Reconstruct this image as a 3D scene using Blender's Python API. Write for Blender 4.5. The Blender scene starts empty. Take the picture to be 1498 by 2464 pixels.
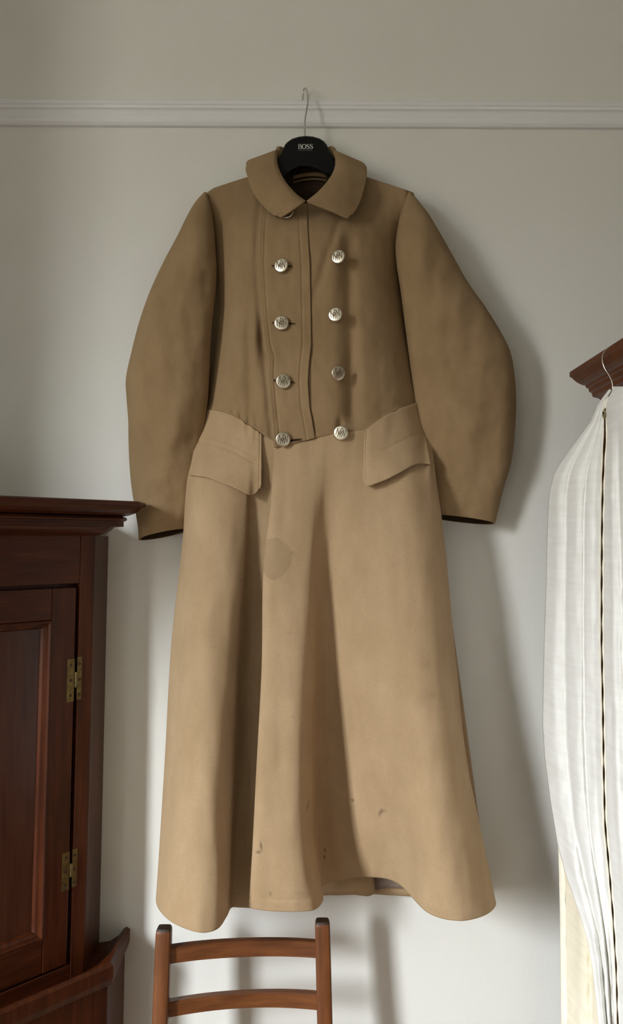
import bpy, bmesh, math, random
import numpy as np
from mathutils import Vector, noise, Matrix
random.seed(4)
SC = bpy.context.scene
COL = SC.collection

# ---------------------------------------------------------------- camera, light, exposure
F, XC, YC, W, H = 1880.0, 749.0, 1141.5, 1498, 2464
PITCH, YAW = math.radians(5.0), math.radians(0.5)
CAM = np.array([0.0, -1.446, 1.5])
cd = bpy.data.cameras.new('camera'); cam = bpy.data.objects.new('camera', cd); COL.objects.link(cam)
cam.location = CAM; cam.rotation_euler = (math.pi/2 + PITCH, 0, -YAW)
cd.sensor_fit = 'VERTICAL'; cd.sensor_height = 36.0; cd.lens = F / H * 36.0
cd.shift_y = -(H/2 - YC) / H; cd.clip_start = 0.02
SC.camera = cam

SC.view_settings.view_transform = 'Standard'; SC.view_settings.look = 'None'
SC.view_settings.gamma = 1.0; SC.view_settings.use_curve_mapping = False
SC.view_settings.exposure = 0.0
SC.cycles.use_denoising = True
SC.cycles.max_bounces = 10; SC.cycles.diffuse_bounces = 6

SKY, GROUND = 112.0, 10.0
wd = bpy.data.worlds.new('overcast_sky'); SC.world = wd; wd.use_nodes = True
nt = wd.node_tree; nt.nodes.clear()
wo = nt.nodes.new('ShaderNodeOutputWorld'); bg = nt.nodes.new('ShaderNodeBackground')
tc = nt.nodes.new('ShaderNodeTexCoord'); sx = nt.nodes.new('ShaderNodeSeparateXYZ')
mr = nt.nodes.new('ShaderNodeMapRange'); mr.inputs[1].default_value = 0.08; mr.inputs[2].default_value = 0.30
mx = nt.nodes.new('ShaderNodeMix'); mx.data_type = 'RGBA'
mx.inputs[6].default_value = (GROUND, GROUND*.96, GROUND*.8, 1); mx.inputs[7].default_value = (SKY*.95, SKY, SKY*1.04, 1)
nt.links.new(tc.outputs['Generated'], sx.inputs[0]); nt.links.new(sx.outputs[2], mr.inputs[0])
nt.links.new(mr.outputs[0], mx.inputs[0]); nt.links.new(mx.outputs[2], bg.inputs[0]); nt.links.new(bg.outputs[0], wo.inputs[0])
WIN_Y0, WIN_Y1, WIN_Z0, WIN_Z1, WALL_X, ROOM_X = -3.1, -2.35, 0.8, 2.8, -1.0, -2.5
pl = bpy.data.lights.new('window_daylight', 'AREA'); pl.shape = 'RECTANGLE'; pl.cycles.is_portal = True
pl.size = WIN_Y1-WIN_Y0; pl.size_y = WIN_Z1-WIN_Z0
po = bpy.data.objects.new('window_daylight', pl); COL.objects.link(po)
po.location = (ROOM_X-.06, (WIN_Y0+WIN_Y1)/2, (WIN_Z0+WIN_Z1)/2)
po.rotation_euler = (math.pi/2, 0, -math.pi/2)
SLIT_X0, SLIT_X1, SLIT_Z0, SLIT_Z1, FRONT_Y = -1.88, -1.77, .8, 2.65, -3.9  # slit opening added in the unseen front wall for fill light
p2 = bpy.data.lights.new('fill_slit_daylight', 'AREA'); p2.shape = 'RECTANGLE'; p2.cycles.is_portal = True  # portal for the added fill slit
p2.size = SLIT_X1-SLIT_X0; p2.size_y = SLIT_Z1-SLIT_Z0
po = bpy.data.objects.new('fill_slit_daylight', p2); COL.objects.link(po)
po.location = ((SLIT_X0+SLIT_X1)/2, FRONT_Y-.06, (SLIT_Z0+SLIT_Z1)/2); po.rotation_euler = (math.pi/2, 0, 0)

# ---------------------------------------------------------------- helpers
FW = np.array([math.sin(YAW)*math.cos(PITCH), math.cos(YAW)*math.cos(PITCH), math.sin(PITCH)])
RT = np.array([math.cos(YAW), -math.sin(YAW), 0.0]); UP = np.cross(RT, FW)
def P(px, py, d):
    """a photograph pixel at a given distance out from the back wall -> a point of the room"""
    px, py, d = (np.asarray(v, float) for v in (px, py, d))
    r = FW + ((px-XC)/F)[..., None]*RT - ((py-YC)/F)[..., None]*UP
    t = (-d-CAM[1])/r[..., 1]
    return CAM + t[..., None]*r
def interp(x, pts):
    a = np.array(pts, float); return np.interp(x, a[:, 0], a[:, 1])
def hermite(t, tk, vk):
    tk = np.asarray(tk, float); vk = np.asarray(vk, float); n = len(tk)
    m = np.zeros_like(vk)
    for i in range(n):
        if i == 0: m[i] = (vk[1]-vk[0])/(tk[1]-tk[0])
        elif i == n-1: m[i] = (vk[-1]-vk[-2])/(tk[-1]-tk[-2])
        else:
            a = (vk[i]-vk[i-1])/(tk[i]-tk[i-1]); b = (vk[i+1]-vk[i])/(tk[i+1]-tk[i])
            m[i] = (a+b)/2
    t = np.asarray(t, float); k = np.clip(np.searchsorted(tk, t, 'right')-1, 0, n-2)
    h = tk[k+1]-tk[k]; s = (t-tk[k])/h
    sh = (slice(None),)+(None,)*(vk.ndim-1); s = s[sh]; h = h[sh]
    return ((2*s**3-3*s**2+1)*vk[k]+(s**3-2*s**2+s)*h*m[k]+(-2*s**3+3*s**2)*vk[k+1]+(s**3-s**2)*h*m[k+1])
def gau(x, c, w): return np.exp(-((x-c)/w)**2)
def sstep(x): x = np.clip(x, 0, 1); return x*x*(3-2*x)
def nz(px, py, sx_, sy_, seed=0.0):
    out = np.empty(np.shape(px)); f = out.ravel(); a = np.ravel(px); b = np.ravel(py)
    for i in range(f.size): f[i] = noise.noise(Vector((a[i]/sx_+seed*7.3, b[i]/sy_+seed*3.1, seed)))
    return f.reshape(np.shape(px))

LOC = {}
def place(o, parent):
    COL.objects.link(o)
    if parent is not None: o.parent = parent
def obj(name, V, Fc, mat, parent=None, smooth=True, attr=None, base=None):
    """one mesh object; V in room coordinates"""
    off = np.array(LOC.get(parent.name, (0, 0, 0))) if parent is not None else np.array(base if base is not None else (0, 0, 0), float)
    V = np.asarray(V, float).reshape(-1, 3)-off
    me = bpy.data.meshes.new(name); me.from_pydata(V.tolist(), [], [list(map(int, f)) for f in Fc])
    me.polygons.foreach_set('use_smooth', [smooth]*len(me.polygons)); me.materials.append(mat)
    if attr is not None:
        at = me.attributes.new('stain', 'FLOAT', 'POINT'); at.data.foreach_set('value', np.asarray(attr, float).ravel())
    o = bpy.data.objects.new(name, me); place(o, parent)
    if parent is None: o.location = off
    LOC[o.name] = tuple(off)
    return o
def thing(name, label, cat, loc, group=None):
    o = bpy.data.objects.new(name, None); COL.objects.link(o); o.location = loc; o.empty_display_size = .05
    o['label'] = label; o['category'] = cat
    if group: o['group'] = group
    LOC[o.name] = tuple(loc); return o
def struct(o): o['kind'] = 'structure'; return o
def solid(o, th, off=-1):
    m = o.modifiers.new('thickness', 'SOLIDIFY'); m.thickness = th; m.offset = off; m.use_even_offset = False; return o
def bevel(o, w, seg=2):
    m = o.modifiers.new('bevel', 'BEVEL'); m.width = w; m.segments = seg; m.limit_method = 'ANGLE'; m.angle_limit = math.radians(35)
    o.data.polygons.foreach_set('use_smooth', [False]*len(o.data.polygons)); return o
def grid_faces(nr, nc, closed=False):
    f = []
    for i in range(nr-1):
        for j in range(nc if closed else nc-1):
            k = (j+1) % nc; f.append((i*nc+j, (i+1)*nc+j, (i+1)*nc+k, i*nc+k))
    return f
def box(p0, p1):
    (a, b, c), (d, e, f) = p0, p1
    V = [(a, b, c), (d, b, c), (d, e, c), (a, e, c), (a, b, f), (d, b, f), (d, e, f), (a, e, f)]
    return V, [(0, 3, 2, 1), (4, 5, 6, 7), (0, 1, 5, 4), (1, 2, 6, 5), (2, 3, 7, 6), (3, 0, 4, 7)]
def tube(path, r, n=10, cap=True):
    path = np.asarray(path, float); N = len(path); V = []
    rr = np.broadcast_to(np.asarray(r, float), (N,))
    T = np.gradient(path, axis=0); T /= np.linalg.norm(T, axis=1)[:, None]+1e-12
    u = np.array([0.31, 0.9, 0.28]); u -= T[0]*u.dot(T[0]); u /= np.linalg.norm(u)
    for i in range(N):
        u = u-T[i]*u.dot(T[i]); u /= np.linalg.norm(u); w = np.cross(T[i], u)
        for k in range(n):
            a = 2*math.pi*k/n; V.append(path[i]+rr[i]*(math.cos(a)*u+math.sin(a)*w))
    Fc = [(i*n+k, i*n+(k+1) % n, (i+1)*n+(k+1) % n, (i+1)*n+k) for i in range(N-1) for k in range(n)]
    if cap: Fc += [tuple(range(n))[::-1], tuple((N-1)*n+k for k in range(n))]
    return V, Fc
def join(*ms):
    V, Fc = [], []
    for v, f in ms:
        o = len(V); V += [tuple(map(float, p)) for p in v]; Fc += [tuple(i+o for i in q) for q in f]
    return V, Fc
def prism(poly, a, b, fn):
    """extrude a closed 2D outline between two parameters; fn(u, v, s) -> room point"""
    n = len(poly); V = [fn(u, v, a) for u, v in poly]+[fn(u, v, b) for u, v in poly]
    Fc = [(i, (i+1) % n, n+(i+1) % n, n+i) for i in range(n)]+[tuple(range(n))[::-1], tuple(range(n, 2*n))]
    return V, Fc
def fixn(o):
    bm = bmesh.new(); bm.from_mesh(o.data); bmesh.ops.recalc_face_normals(bm, faces=bm.faces); bm.to_mesh(o.data); bm.free(); return o

# ---------------------------------------------------------------- materials
def mat(name, rough=.5, metal=0., spec=.5):
    m = bpy.data.materials.new(name); m.use_nodes = True; n = m.node_tree; b = n.nodes['Principled BSDF']
    b.inputs['Roughness'].default_value = rough; b.inputs['Metallic'].default_value = metal
    b.inputs['Specular IOR Level'].default_value = spec
    return m, n, b
def nn(n, t, **k):
    x = n.nodes.new(t)
    for a, v in k.items(): setattr(x, a, v)
    return x
def coords(n, scale):
    t = nn(n, 'ShaderNodeTexCoord'); g = nn(n, 'ShaderNodeNewGeometry'); mp = nn(n, 'ShaderNodeMapping')
    mp.inputs['Scale'].default_value = scale; n.links.new(g.outputs['Position'], mp.inputs[0]); return mp.outputs[0]
def noisetex(n, vec, scale, det=4., rough=.6):
    t = nn(n, 'ShaderNodeTexNoise'); t.inputs['Scale'].default_value = scale; t.inputs['Detail'].default_value = det
    t.inputs['Roughness'].default_value = rough; n.links.new(vec, t.inputs['Vector']); return t.outputs['Fac']
def ramp(n, fac, stops):
    r = nn(n, 'ShaderNodeValToRGB'); e = r.color_ramp.elements
    while len(e) < len(stops): e.new(.5)
    for q, (p, c) in zip(e, stops): q.position = p; q.color = (*c, 1)
    n.links.new(fac, r.inputs[0]); return r.outputs[0]
def bump(n, b, fac, strength, dist, prev=None):
    u = nn(n, 'ShaderNodeBump'); u.inputs['Strength'].default_value = strength; u.inputs['Distance'].default_value = dist
    n.links.new(fac, u.inputs['Height'])
    if prev is not None: n.links.new(prev, u.inputs['Normal'])
    n.links.new(u.outputs[0], b.inputs['Normal']); return u.outputs[0]
def mixc(n, fac, a, c, mode='MIX'):
    m = nn(n, 'ShaderNodeMix', data_type='RGBA', blend_type=mode)
    for v, i in ((fac, 0), (a, 6), (c, 7)):
        if isinstance(v, (int, float)): m.inputs[i].default_value = v
        elif isinstance(v, tuple): m.inputs[i].default_value = (*v, 1)
        else: n.links.new(v, m.inputs[i])
    return m.outputs[2]

def wall_mat(name, c1, c2):
    m, n, b = mat(name, .75, spec=.25)
    f = noisetex(n, coords(n, (1, 1, .6)), 3, 5); n.links.new(ramp(n, f, [(.3, c1), (.7, c2)]), b.inputs['Base Color'])
    g = noisetex(n, coords(n, (1, 1, .16)), 120, 4, .65); p = bump(n, b, g, .25, .0012)
    h = noisetex(n, coords(n, (1, 1, 1)), 14, 5); bump(n, b, h, .15, .004, p); return m
M_WALL = wall_mat('painted_wall', (.78, .775, .735), (.80, .80, .765))
M_TRIM = wall_mat('painted_trim', (.83, .84, .86), (.86, .87, .89))
M_CEIL = wall_mat('painted_ceiling', (.75, .75, .72), (.78, .78, .75))

def wool(name, c1, c2, stain):
    m, n, b = mat(name, .95, spec=.12)
    f = noisetex(n, coords(n, (1, 1, .55)), 16, 6, .65)
    g = noisetex(n, coords(n, (1, 1, 1)), 620, 3, .7)
    c = ramp(n, f, [(.3, c1), (.72, c2)])
    c = mixc(n, .45, c, ramp(n, g, [(.3, (.62, .60, .58)), (.7, (1, 1, 1))]), 'MULTIPLY')
    a = nn(n, 'ShaderNodeAttribute', attribute_name='stain')
    c = mixc(n, a.outputs['Fac'], c, stain); n.links.new(c, b.inputs['Base Color'])
    b.inputs['Sheen Weight'].default_value = .08; b.inputs['Sheen Roughness'].default_value = .6; b.inputs['Sheen Tint'].default_value = (.9, .75, .5, 1)
    p = bump(n, b, g, .35, .0006); h = noisetex(n, coords(n, (1, 1, .7)), 60, 4); bump(n, b, h, .12, .002, p); return m
M_WOOL_SHADED = wool('shaded_wool', (.275, .182, .094), (.345, .236, .131), (.07, .045, .025))  # coat wool darkened: shade on the upper coat put into the colour
M_WOOL_LIT = wool('lit_wool', (.40, .276, .157), (.495, .352, .213), (.07, .045, .025))  # same wool lightened: light on the skirt put into the colour
M_LIN = wool('shaded_brown_lining', (.030, .018, .010), (.05, .028, .015), (.02, .012, .01))  # brown lining, darkened to paint in the shade inside the neck
M_GREY = wool('speckled_lining', (.16, .115, .09), (.36, .28, .23), (.05, .04, .03))
def plain(name, c, rough=.5, metal=0., spec=.5, var=.12, scale=40):
    m, n, b = mat(name, rough, metal, spec)
    f = noisetex(n, coords(n, (1, 1, 1)), scale, 4)
    n.links.new(ramp(n, f, [(.3, tuple(x*(1-var) for x in c)), (.7, tuple(min(1, x*(1+var)) for x in c))]), b.inputs['Base Color']); return m
M_DARK = plain('dark_slit', (.012, .008, .005), .9, spec=.05)
M_THREAD = plain('buttonhole_thread', (.20, .13, .065), .9, spec=.1)
M_SEAM = plain('seam_thread', (.17, .115, .06), .9, spec=.1)
M_BTN = plain('pale_button_metal', (.74, .68, .56), .30, 1., var=.1, scale=300)
M_MONO = plain('monogram_metal', (.17, .13, .08), .4, .9)
M_BLACK = plain('black_hanger_plastic', (.004, .004, .004), .55, spec=.18)
M_WIRE = plain('bright_wire', (.70, .70, .68), .22, 1.)
M_PRINT = plain('silver_print', (.62, .63, .63), .5)
M_PRINT2 = plain('faint_print', (.10, .12, .12), .5)
M_BRASS = plain('aged_brass', (.17, .135, .06), .42, 1., var=.35, scale=120)
M_SCREW = plain('dark_screw', (.05, .04, .025), .5, .6)
def wood(name, dark, mid, lite, rough=.35, sc=(14, 14, 1.2), ns=5., spec=.5):
    m, n, b = mat(name, rough, spec=spec)
    f = noisetex(n, coords(n, sc), ns, 8, .62); g = noisetex(n, coords(n, (1, 1, 1)), 7, 3)
    c = ramp(n, f, [(.25, dark), (.5, mid), (.78, lite)])
    n.links.new(mixc(n, .35, c, ramp(n, g, [(.3, (.55, .5, .5)), (.7, (1, 1, 1))]), 'MULTIPLY'), b.inputs['Base Color'])
    bump(n, b, f, .08, .001); return m
M_MAHOG = wood('mahogany', (.028, .006, .0018), (.068, .0155, .004), (.115, .031, .009), .36, spec=.3)
M_MAHOGH = wood('mahogany_cross', (.028, .006, .0018), (.068, .0155, .004), (.115, .031, .009), .36, (1.5, 1.5, 22), spec=.3)
M_PANEL = wood('mahogany_panel', (.035, .011, .006), (.065, .02, .010), (.085, .028, .014), .26)
M_CHAIR = wood('chair_wood', (.075, .022, .006), (.15, .048, .012), (.24, .088, .024), .42)
M_CHAIRH = wood('chair_wood_cross', (.075, .022, .006), (.15, .048, .012), (.24, .088, .024), .42, (2.2, 8, 20))
M_CAP = wood('chair_end_grain', (.02, .01, .005), (.04, .02, .01), (.06, .03, .014), .6)
M_PINE = wood('wardrobe_wood', (.08, .022, .008), (.13, .038, .012), (.17, .055, .018), .4, (1.2, 14, 14))
M_SEAT = plain('woven_seat', (.42, .30, .14), .8)
M_FLOOR = wood('floor_boards', (.05, .025, .012), (.08, .04, .02), (.11, .06, .03), .4, (1.2, 14, 14))
M_LOW_BOUNCE = wall_mat('low_bounce_wall', (.30, .29, .25), (.36, .35, .31))  # unseen walls, coloured dark to cut bounce light
def cloth(name, c1, c2):
    m, n, b = mat(name, .9, spec=.15)
    f = noisetex(n, coords(n, (1, .35, 5)), 26, 5); n.links.new(ramp(n, f, [(.3, c1), (.7, c2)]), b.inputs['Base Color'])
    p = bump(n, b, f, .3, .002); g = noisetex(n, coords(n, (1, 1, 1)), 500, 2); bump(n, b, g, .2, .0005, p); return m
M_WHITE = cloth('white_cotton', (.78, .77, .735), (.84, .835, .81))
M_CREAM = cloth('cream_cotton', (.76, .69, .53), (.82, .76, .62))
M_EDGE = cloth('cream_binding', (.84, .78, .64), (.88, .83, .71))
M_TAPE = plain('brown_zip_tape', (.22, .13, .06), .8)

# ---------------------------------------------------------------- room
RX, RY, CZ = 1.08, -3.9, 3.0
struct(obj('wall_back', *box((WALL_X-.12, 0, 0), (RX+.1, .12, CZ)), M_WALL, smooth=False))
struct(obj('wall_right', *box((RX, RY, 0), (RX+.1, 0, CZ)), M_LOW_BOUNCE, smooth=False))
struct(obj('wall_front', *join(box((ROOM_X-.12, RY-.1, 0), (SLIT_X0, RY, CZ)), box((SLIT_X1, RY-.1, 0), (RX+.1, RY, CZ)), box((SLIT_X0, RY-.1, 0), (SLIT_X1, RY, SLIT_Z0)), box((SLIT_X0, RY-.1, SLIT_Z1), (SLIT_X1, RY, CZ))), M_LOW_BOUNCE, smooth=False))
struct(obj('floor', *box((ROOM_X-.12, RY-.1, -.1), (RX+.1, .12, 0)), M_FLOOR, smooth=False))
struct(obj('ceiling', *box((ROOM_X-.12, RY-.1, CZ), (RX+.1, .12, CZ+.1)), M_CEIL, smooth=False))
X0, X1 = ROOM_X-.12, ROOM_X
struct(obj('wall_left', *join(box((X0, RY, 0), (X1, WIN_Y0, CZ)), box((X0, WIN_Y1, 0), (X1, -.72, CZ)), box((X0, -.72, 0), (WALL_X, 0, CZ)),
       box((X0, WIN_Y0, 0), (X1, WIN_Y1, WIN_Z0)), box((X0, WIN_Y0, WIN_Z1), (X1, WIN_Y1, CZ))), M_LOW_BOUNCE, smooth=False))
w1 = struct(obj('window_1', *join(box((X1-.05, WIN_Y0, WIN_Z0), (X1-.01, WIN_Y0+.04, WIN_Z1)), box((X1-.05, WIN_Y1-.04, WIN_Z0), (X1-.01, WIN_Y1, WIN_Z1)),
       box((X1-.05, WIN_Y0, WIN_Z0), (X1-.01, WIN_Y1, WIN_Z0+.05)), box((X1-.05, WIN_Y0, WIN_Z1-.04), (X1-.01, WIN_Y1, WIN_Z1))), M_TRIM, smooth=False))
struct(obj('fill_slit', *join(box((SLIT_X0, RY-.05, SLIT_Z0), (SLIT_X0+.04, RY-.01, SLIT_Z1)), box((SLIT_X1-.04, RY-.05, SLIT_Z0), (SLIT_X1, RY-.01, SLIT_Z1)),
       box((SLIT_X0, RY-.05, SLIT_Z0), (SLIT_X1, RY-.01, SLIT_Z0+.05)), box((SLIT_X0, RY-.05, SLIT_Z1-.04), (SLIT_X1, RY-.01, SLIT_Z1))), M_TRIM, smooth=False))  # frame around the added fill slit
# picture rail
zt, zb = 2.3435, 2.2977
prof = [(0, zt+.001), (-.017, zt+.001), (-.019, zt-.002), (-.019, zt-.0085), (-.0165, zt-.0095), (-.0165, zt-.0115), (-.0185, zt-.0125), (-.0185, zt-.0165),
        (-.0155, zt-.018), (-.014, zt-.0205), (-.0125, zt-.030), (-.011, zt-.0345), (-.0125, zt-.0355), (-.0125, zb+.0055), (-.010, zb+.002), (-.008, zb), (0, zb)]
rl = struct(obj('trim_1', *prism(prof, WALL_X, RX, lambda u, v, s: (s, u, v)), M_TRIM, smooth=False)); fixn(rl)
struct(fixn(obj('baseboard_back', *prism([(0, 0), (-.02, 0), (-.02, .12), (-.008, .14), (0, .14)], WALL_X, RX, lambda u, v, s: (s, u, v)), M_TRIM, smooth=False)))

# ---------------------------------------------------------------- corner cupboard
cup = thing('corner_cupboard', 'dark mahogany corner cupboard with panelled door and brass hinges, at left', 'cupboard', (-.66, -.35, 0))
C0 = np.array([-.36, -.10]); D0 = np.array([-1, -1])/2**.5; N0 = np.array([1, -1])/2**.5; LEN = .70
def fp(t, e, z): q = C0+D0*t+N0*e; return (q[0], q[1], z)
def fbox(t0, t1, e0, e1, z0, z1):
    V = [fp(t, e, z) for z in (z0, z1) for t, e in ((t0, e0), (t1, e0), (t1, e1), (t0, e1))]
    return V, [(0, 3, 2, 1), (4, 5, 6, 7), (0, 1, 5, 4), (1, 2, 6, 5), (2, 3, 7, 6), (3, 0, 4, 7)]
def cpart(name, m, mt=M_MAHOG, bw=.0012, parent=cup):
    o = fixn(obj(name, *m, mt, parent, smooth=False)); 
    if bw: bevel(o, bw)
    return o
def sweep(profile, depth, back):
    """moulding swept along left return, front, right return with mitres; profile points are (projection, height)"""
    k = math.tan(math.radians(22.5)); B = C0+D0*LEN
    n = len(profile); V = []
    for st in range(4):
        for e, z in profile:
            if st == 0: q = (B[0]-back, B[1]-e)
            elif st == 1: q = tuple(B+N0*e+D0*e*k)
            elif st == 2: q = tuple(C0+N0*e-D0*e*k)
            else: q = (C0[0]+e, C0[1]+depth)
            V.append((q[0], q[1], z))
    Fc = [(s*n+i, s*n+(i+1) % n, (s+1)*n+(i+1) % n, (s+1)*n+i) for s in range(3) for i in range(n)]
    Fc += [tuple(range(n)), tuple(range(3*n, 4*n))[::-1]]
    return V, Fc
def body(e, z0, z1, dback=.0):
    B = C0+D0*LEN; k = math.tan(math.radians(22.5))
    pts = [tuple(B+N0*e+D0*e*k), tuple(C0+N0*e-D0*e*k), (C0[0]+e, -.002), (WALL_X+.004, -.002), (WALL_X+.004, B[1]-e)]
    return prism(pts, z0, z1, lambda u, v, s: (u, v, s))
cpart('carcase', body(-.022, .79, 1.545))
cpart('return_panel', prism([(C0[0], C0[1]+.004), (C0[0], -.003), (C0[0]-.022, -.003), (C0[0]-.022, C0[1]-.01)], .80, 1.512, lambda u, v, s: (u, v, s)))
cpart('return_panel', prism([(fp(LEN, 0, 0)[0]+.004, fp(LEN, 0, 0)[1]), (WALL_X+.004, fp(LEN, 0, 0)[1]), (WALL_X+.004, fp(LEN, 0, 0)[1]+.02), (fp(LEN, 0, 0)[0]+.01, fp(LEN, 0, 0)[1]+.02)], .80, 1.512, lambda u, v, s: (u, v, s)))
cpart('front_stile', fbox(.0, .0245, -.022, 0, .795, 1.512)); cpart('front_stile', fbox(LEN-.0245, LEN, -.022, 0, .795, 1.512))
cpart('frieze', fbox(.0247, LEN-.0247, -.022, -.0008, 1.432, 1.512), M_MAHOGH); cpart('bottom_rail', fbox(.0247, LEN-.0247, -.022, -.0008, .795, .8215), M_MAHOGH)
ov = [(-.02, 1.511), (.002, 1.511), (.004, 1.5125), (.010, 1.514), (.018, 1.517), (.025, 1.5215), (.030, 1.5265), (.046, 1.5275), (.046, 1.5365), (.050, 1.5375),
      (.052, 1.540), (.050, 1.5435), (.044, 1.545), (.054, 1.5465), (.064, 1.550), (.072, 1.555), (.077, 1.561), (.084, 1.5615), (.0845, 1.567), (.082, 1.569), (-.02, 1.569)]
cn = cpart('cornice', sweep(ov, .016, .06), M_MAHOGH, 0)
cn.data.polygons.foreach_set('use_smooth', [False]*len(cn.data.polygons))
# door: frame, moulding, panel, hinges
door = obj('door', *fbox(.0732, LEN-.0732, -.021, -.0185, .878, 1.372), M_PANEL, cup, smooth=False); fixn(door)
for t0, t1 in ((.031, .0732), (LEN-.0732, LEN-.031)):
    cpart('door_stile', fbox(t0, t1, -.02, 0, .825, 1.4255), bw=.0014, parent=door)
for z0, z1 in ((1.374, 1.4255), (.825, .8765)):
    cpart('door_rail', fbox(.0736, LEN-.0736, -.02, -.0004, z0, z1), M_MAHOGH, parent=door)
pp = [(.0732, -.001), (.0742, .0028), (.0768, .0035), (.0795, .001), (.0805, -.004), (.0845, -.006), (.087, -.011), (.087, -.018), (.0732, -.018)]
def ring(pts, z0, z1):
    n = len(pts); V = []; a0 = pts[0][0]
    for s in range(4):
        for t, e in pts:
            i = t-a0
            V.append(fp(t if s in (0, 1) else LEN-t, e, (z0+i) if s in (0, 3) else (z1-i)))
    return V, [(s*n+i, s*n+(i+1) % n, ((s+1) % 4)*n+(i+1) % n, ((s+1) % 4)*n+i) for s in range(4) for i in range(n)]
cpart('panel_moulding', ring(pp, .8765, 1.374), bw=0, parent=door)
cpart('door_panel', fbox(.08, LEN-.08, -.02, -.012, .88, 1.37), M_PANEL, 0, parent=door)
kb = bpy.data.meshes.new('knob_mesh')
V, Fc = [], []
for i, (r, h) in enumerate([(.006, 0), (.006, .012), (.013, .018), (.015, .026), (.011, .033), (.002, .035)]):
    for k in range(16): a = k*math.pi/8; q = fp(LEN-.052+r*math.cos(a), h, 1.10+r*math.sin(a)); V.append(q)
cpart('knob', (V, grid_faces(6, 16, True)), M_BRASS, 0, parent=door)
for z0, z1 in ((1.2385, 1.3085), (.940, 1.0)):
    h = z1-z0
    hg = cpart('hinge', join(fbox(.0312, .0442, 0, .0012, z0, z1), fbox(.0178, .0262, 0, .0012, z0+.002, z1+.002)), M_BRASS, .0004)
    zc = z0+h*.5
    path = [fp(.0285, .0018, z) for z in np.linspace(z0+h*.33, z0+h*.68, 4)]
    cpart('hinge_pin', join(tube(path, .0024, 10), fbox(.0262, .0312, -.001, .0014, z0+h*.33, z0+h*.68)), M_BRASS, 0, parent=hg)
    for zz in (.15, .5, .86):
        for t in (.0378, .0222):
            V = [fp(t, .0018, z0+zz*h)]+[fp(t+.0026*math.cos(a), .0013, z0+zz*h+.0026*math.sin(a)) for a in np.linspace(0, 2*math.pi, 12, False)]
            cpart('screw', (V, [(0, 1+i, 1+(i+1) % 12) for i in range(12)]), M_SCREW, 0, parent=hg)
cpart('base_cabinet', body(.045, 0, .80), bw=.002)
cpart('base_moulding', sweep([(-.01, .790), (.043, .790), (.050, .793), (.053, .803), (.053, .822), (.047, .826), (.042, .823), (.034, .812), (.018, .802), (-.01, .798)], .098, .08), bw=0)
for t0, t1 in ((.05, .34), (.36, .65)):
    bd = cpart('base_door', fbox(t0, t1, .044, .053, .10, .72), bw=.002)

# ---------------------------------------------------------------- chair
chair = thing('ladderback_chair', 'orange-brown wooden ladderback chair standing against the wall under the coat', 'chair', (-.10, -.2, 0))
def post(name, tx, tz, dd, bx, half=.0125, tilt=.055):
    """back post: rounded square section from the floor to its domed top"""
    V = []; zs = [0, .2, .43, .6, .74, tz-.03, tz-.008, tz-.003, tz]
    for z in zs:
        k = 1-z/tz; x = tx+(bx-tx)*k; y = -dd-tilt*sstep((tz-z)/.5)*.5
        s = half*(1 if z < tz-.009 else (.985 if z < tz-.004 else (.93 if z < tz else .8)))
        for a in range(16):
            c, w = math.cos(a*math.pi/8+.01), math.sin(a*math.pi/8+.01)
            V.append((x+s*math.copysign(abs(c)**.35, c), y+s*math.copysign(abs(w)**.35, w)*.92, z))
    Fc = [tuple(reversed(f)) for f in grid_faces(len(zs), 16, True)]
    o = obj('back_post', V, Fc+[tuple((len(zs)-1)*16+k for k in range(16))], M_CHAIR, chair); fixn(o)
    o.data.materials.append(M_CAP)
    for p in o.data.polygons:
        if p.center[2]+LOC[chair.name][2] > tz-.0045: p.material_index = 1
    m = o.modifiers.new('edges', 'EDGE_SPLIT'); m.split_angle = math.radians(40); return o
post('l', -.2246, .886, .132, -.240); post('r', .0295, .884, .107, .050)
def slat(tl, tm, tr, bl, bm_, br):
    xs = np.linspace(0, 1, 25); V = []
    top = [tl, tm, tr]; bot = [bl, bm_, br]; th = .013
    A, B = P(413, tl, .128), P(760, tr, .104)
    zt_ = hermite(xs, [0, .5, 1], [P(413, tl, .128)[2], P(590, tm, .104)[2], P(760, tr, .104)[2]])
    zb_ = hermite(xs, [0, .5, 1], [P(413, bl, .134)[2], P(590, bm_, .110)[2], P(760, br, .110)[2]])
    x = np.linspace(-.2165, .0225, 25); y = -(.130+(.106-.130)*xs)+.016*4*xs*(1-xs)
    for i in range(25):
        V += [(x[i], y[i]-.0065, zb_[i]), (x[i], y[i]-.0065, zt_[i]-.002), (x[i], y[i]-.0045, zt_[i]), (x[i], y[i]+.0065, zt_[i]), (x[i], y[i]+.0065, zb_[i])]
    Fc = [(i*5+k, i*5+(k+1) % 5, (i+1)*5+(k+1) % 5, (i+1)*5+k) for i in range(24) for k in range(5)]+[(0, 1, 2, 3, 4), (124, 123, 122, 121, 120)]
    o = fixn(obj('back_slat', V, Fc, M_CHAIRH, chair)); m = o.modifiers.new('edges', 'EDGE_SPLIT'); m.split_angle = math.radians(35)
slat(2275, 2262, 2263, 2318, 2304, 2304); slat(2406, 2388, 2387, 2447, 2427, 2429); slat(2536, 2514, 2513, 2576, 2554, 2555)
for x, dd in ((-.26, .52), (.07, .50)):
    o = fixn(obj('front_leg', *tube([(x, -dd, 0), (x, -dd, .2), (x, -dd, .44)], [.011, .014, .015], 12), M_CHAIR, chair))
sv = []
for z, k in ((.405, .98), (.415, 1), (.44, 1), (.448, .96)):
    sv += [(-.095-.17*k, -.155, z), (-.095+.16*k, -.135, z), (-.095+.185*k, -.53, z), (-.095-.19*k, -.53, z)]
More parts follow.
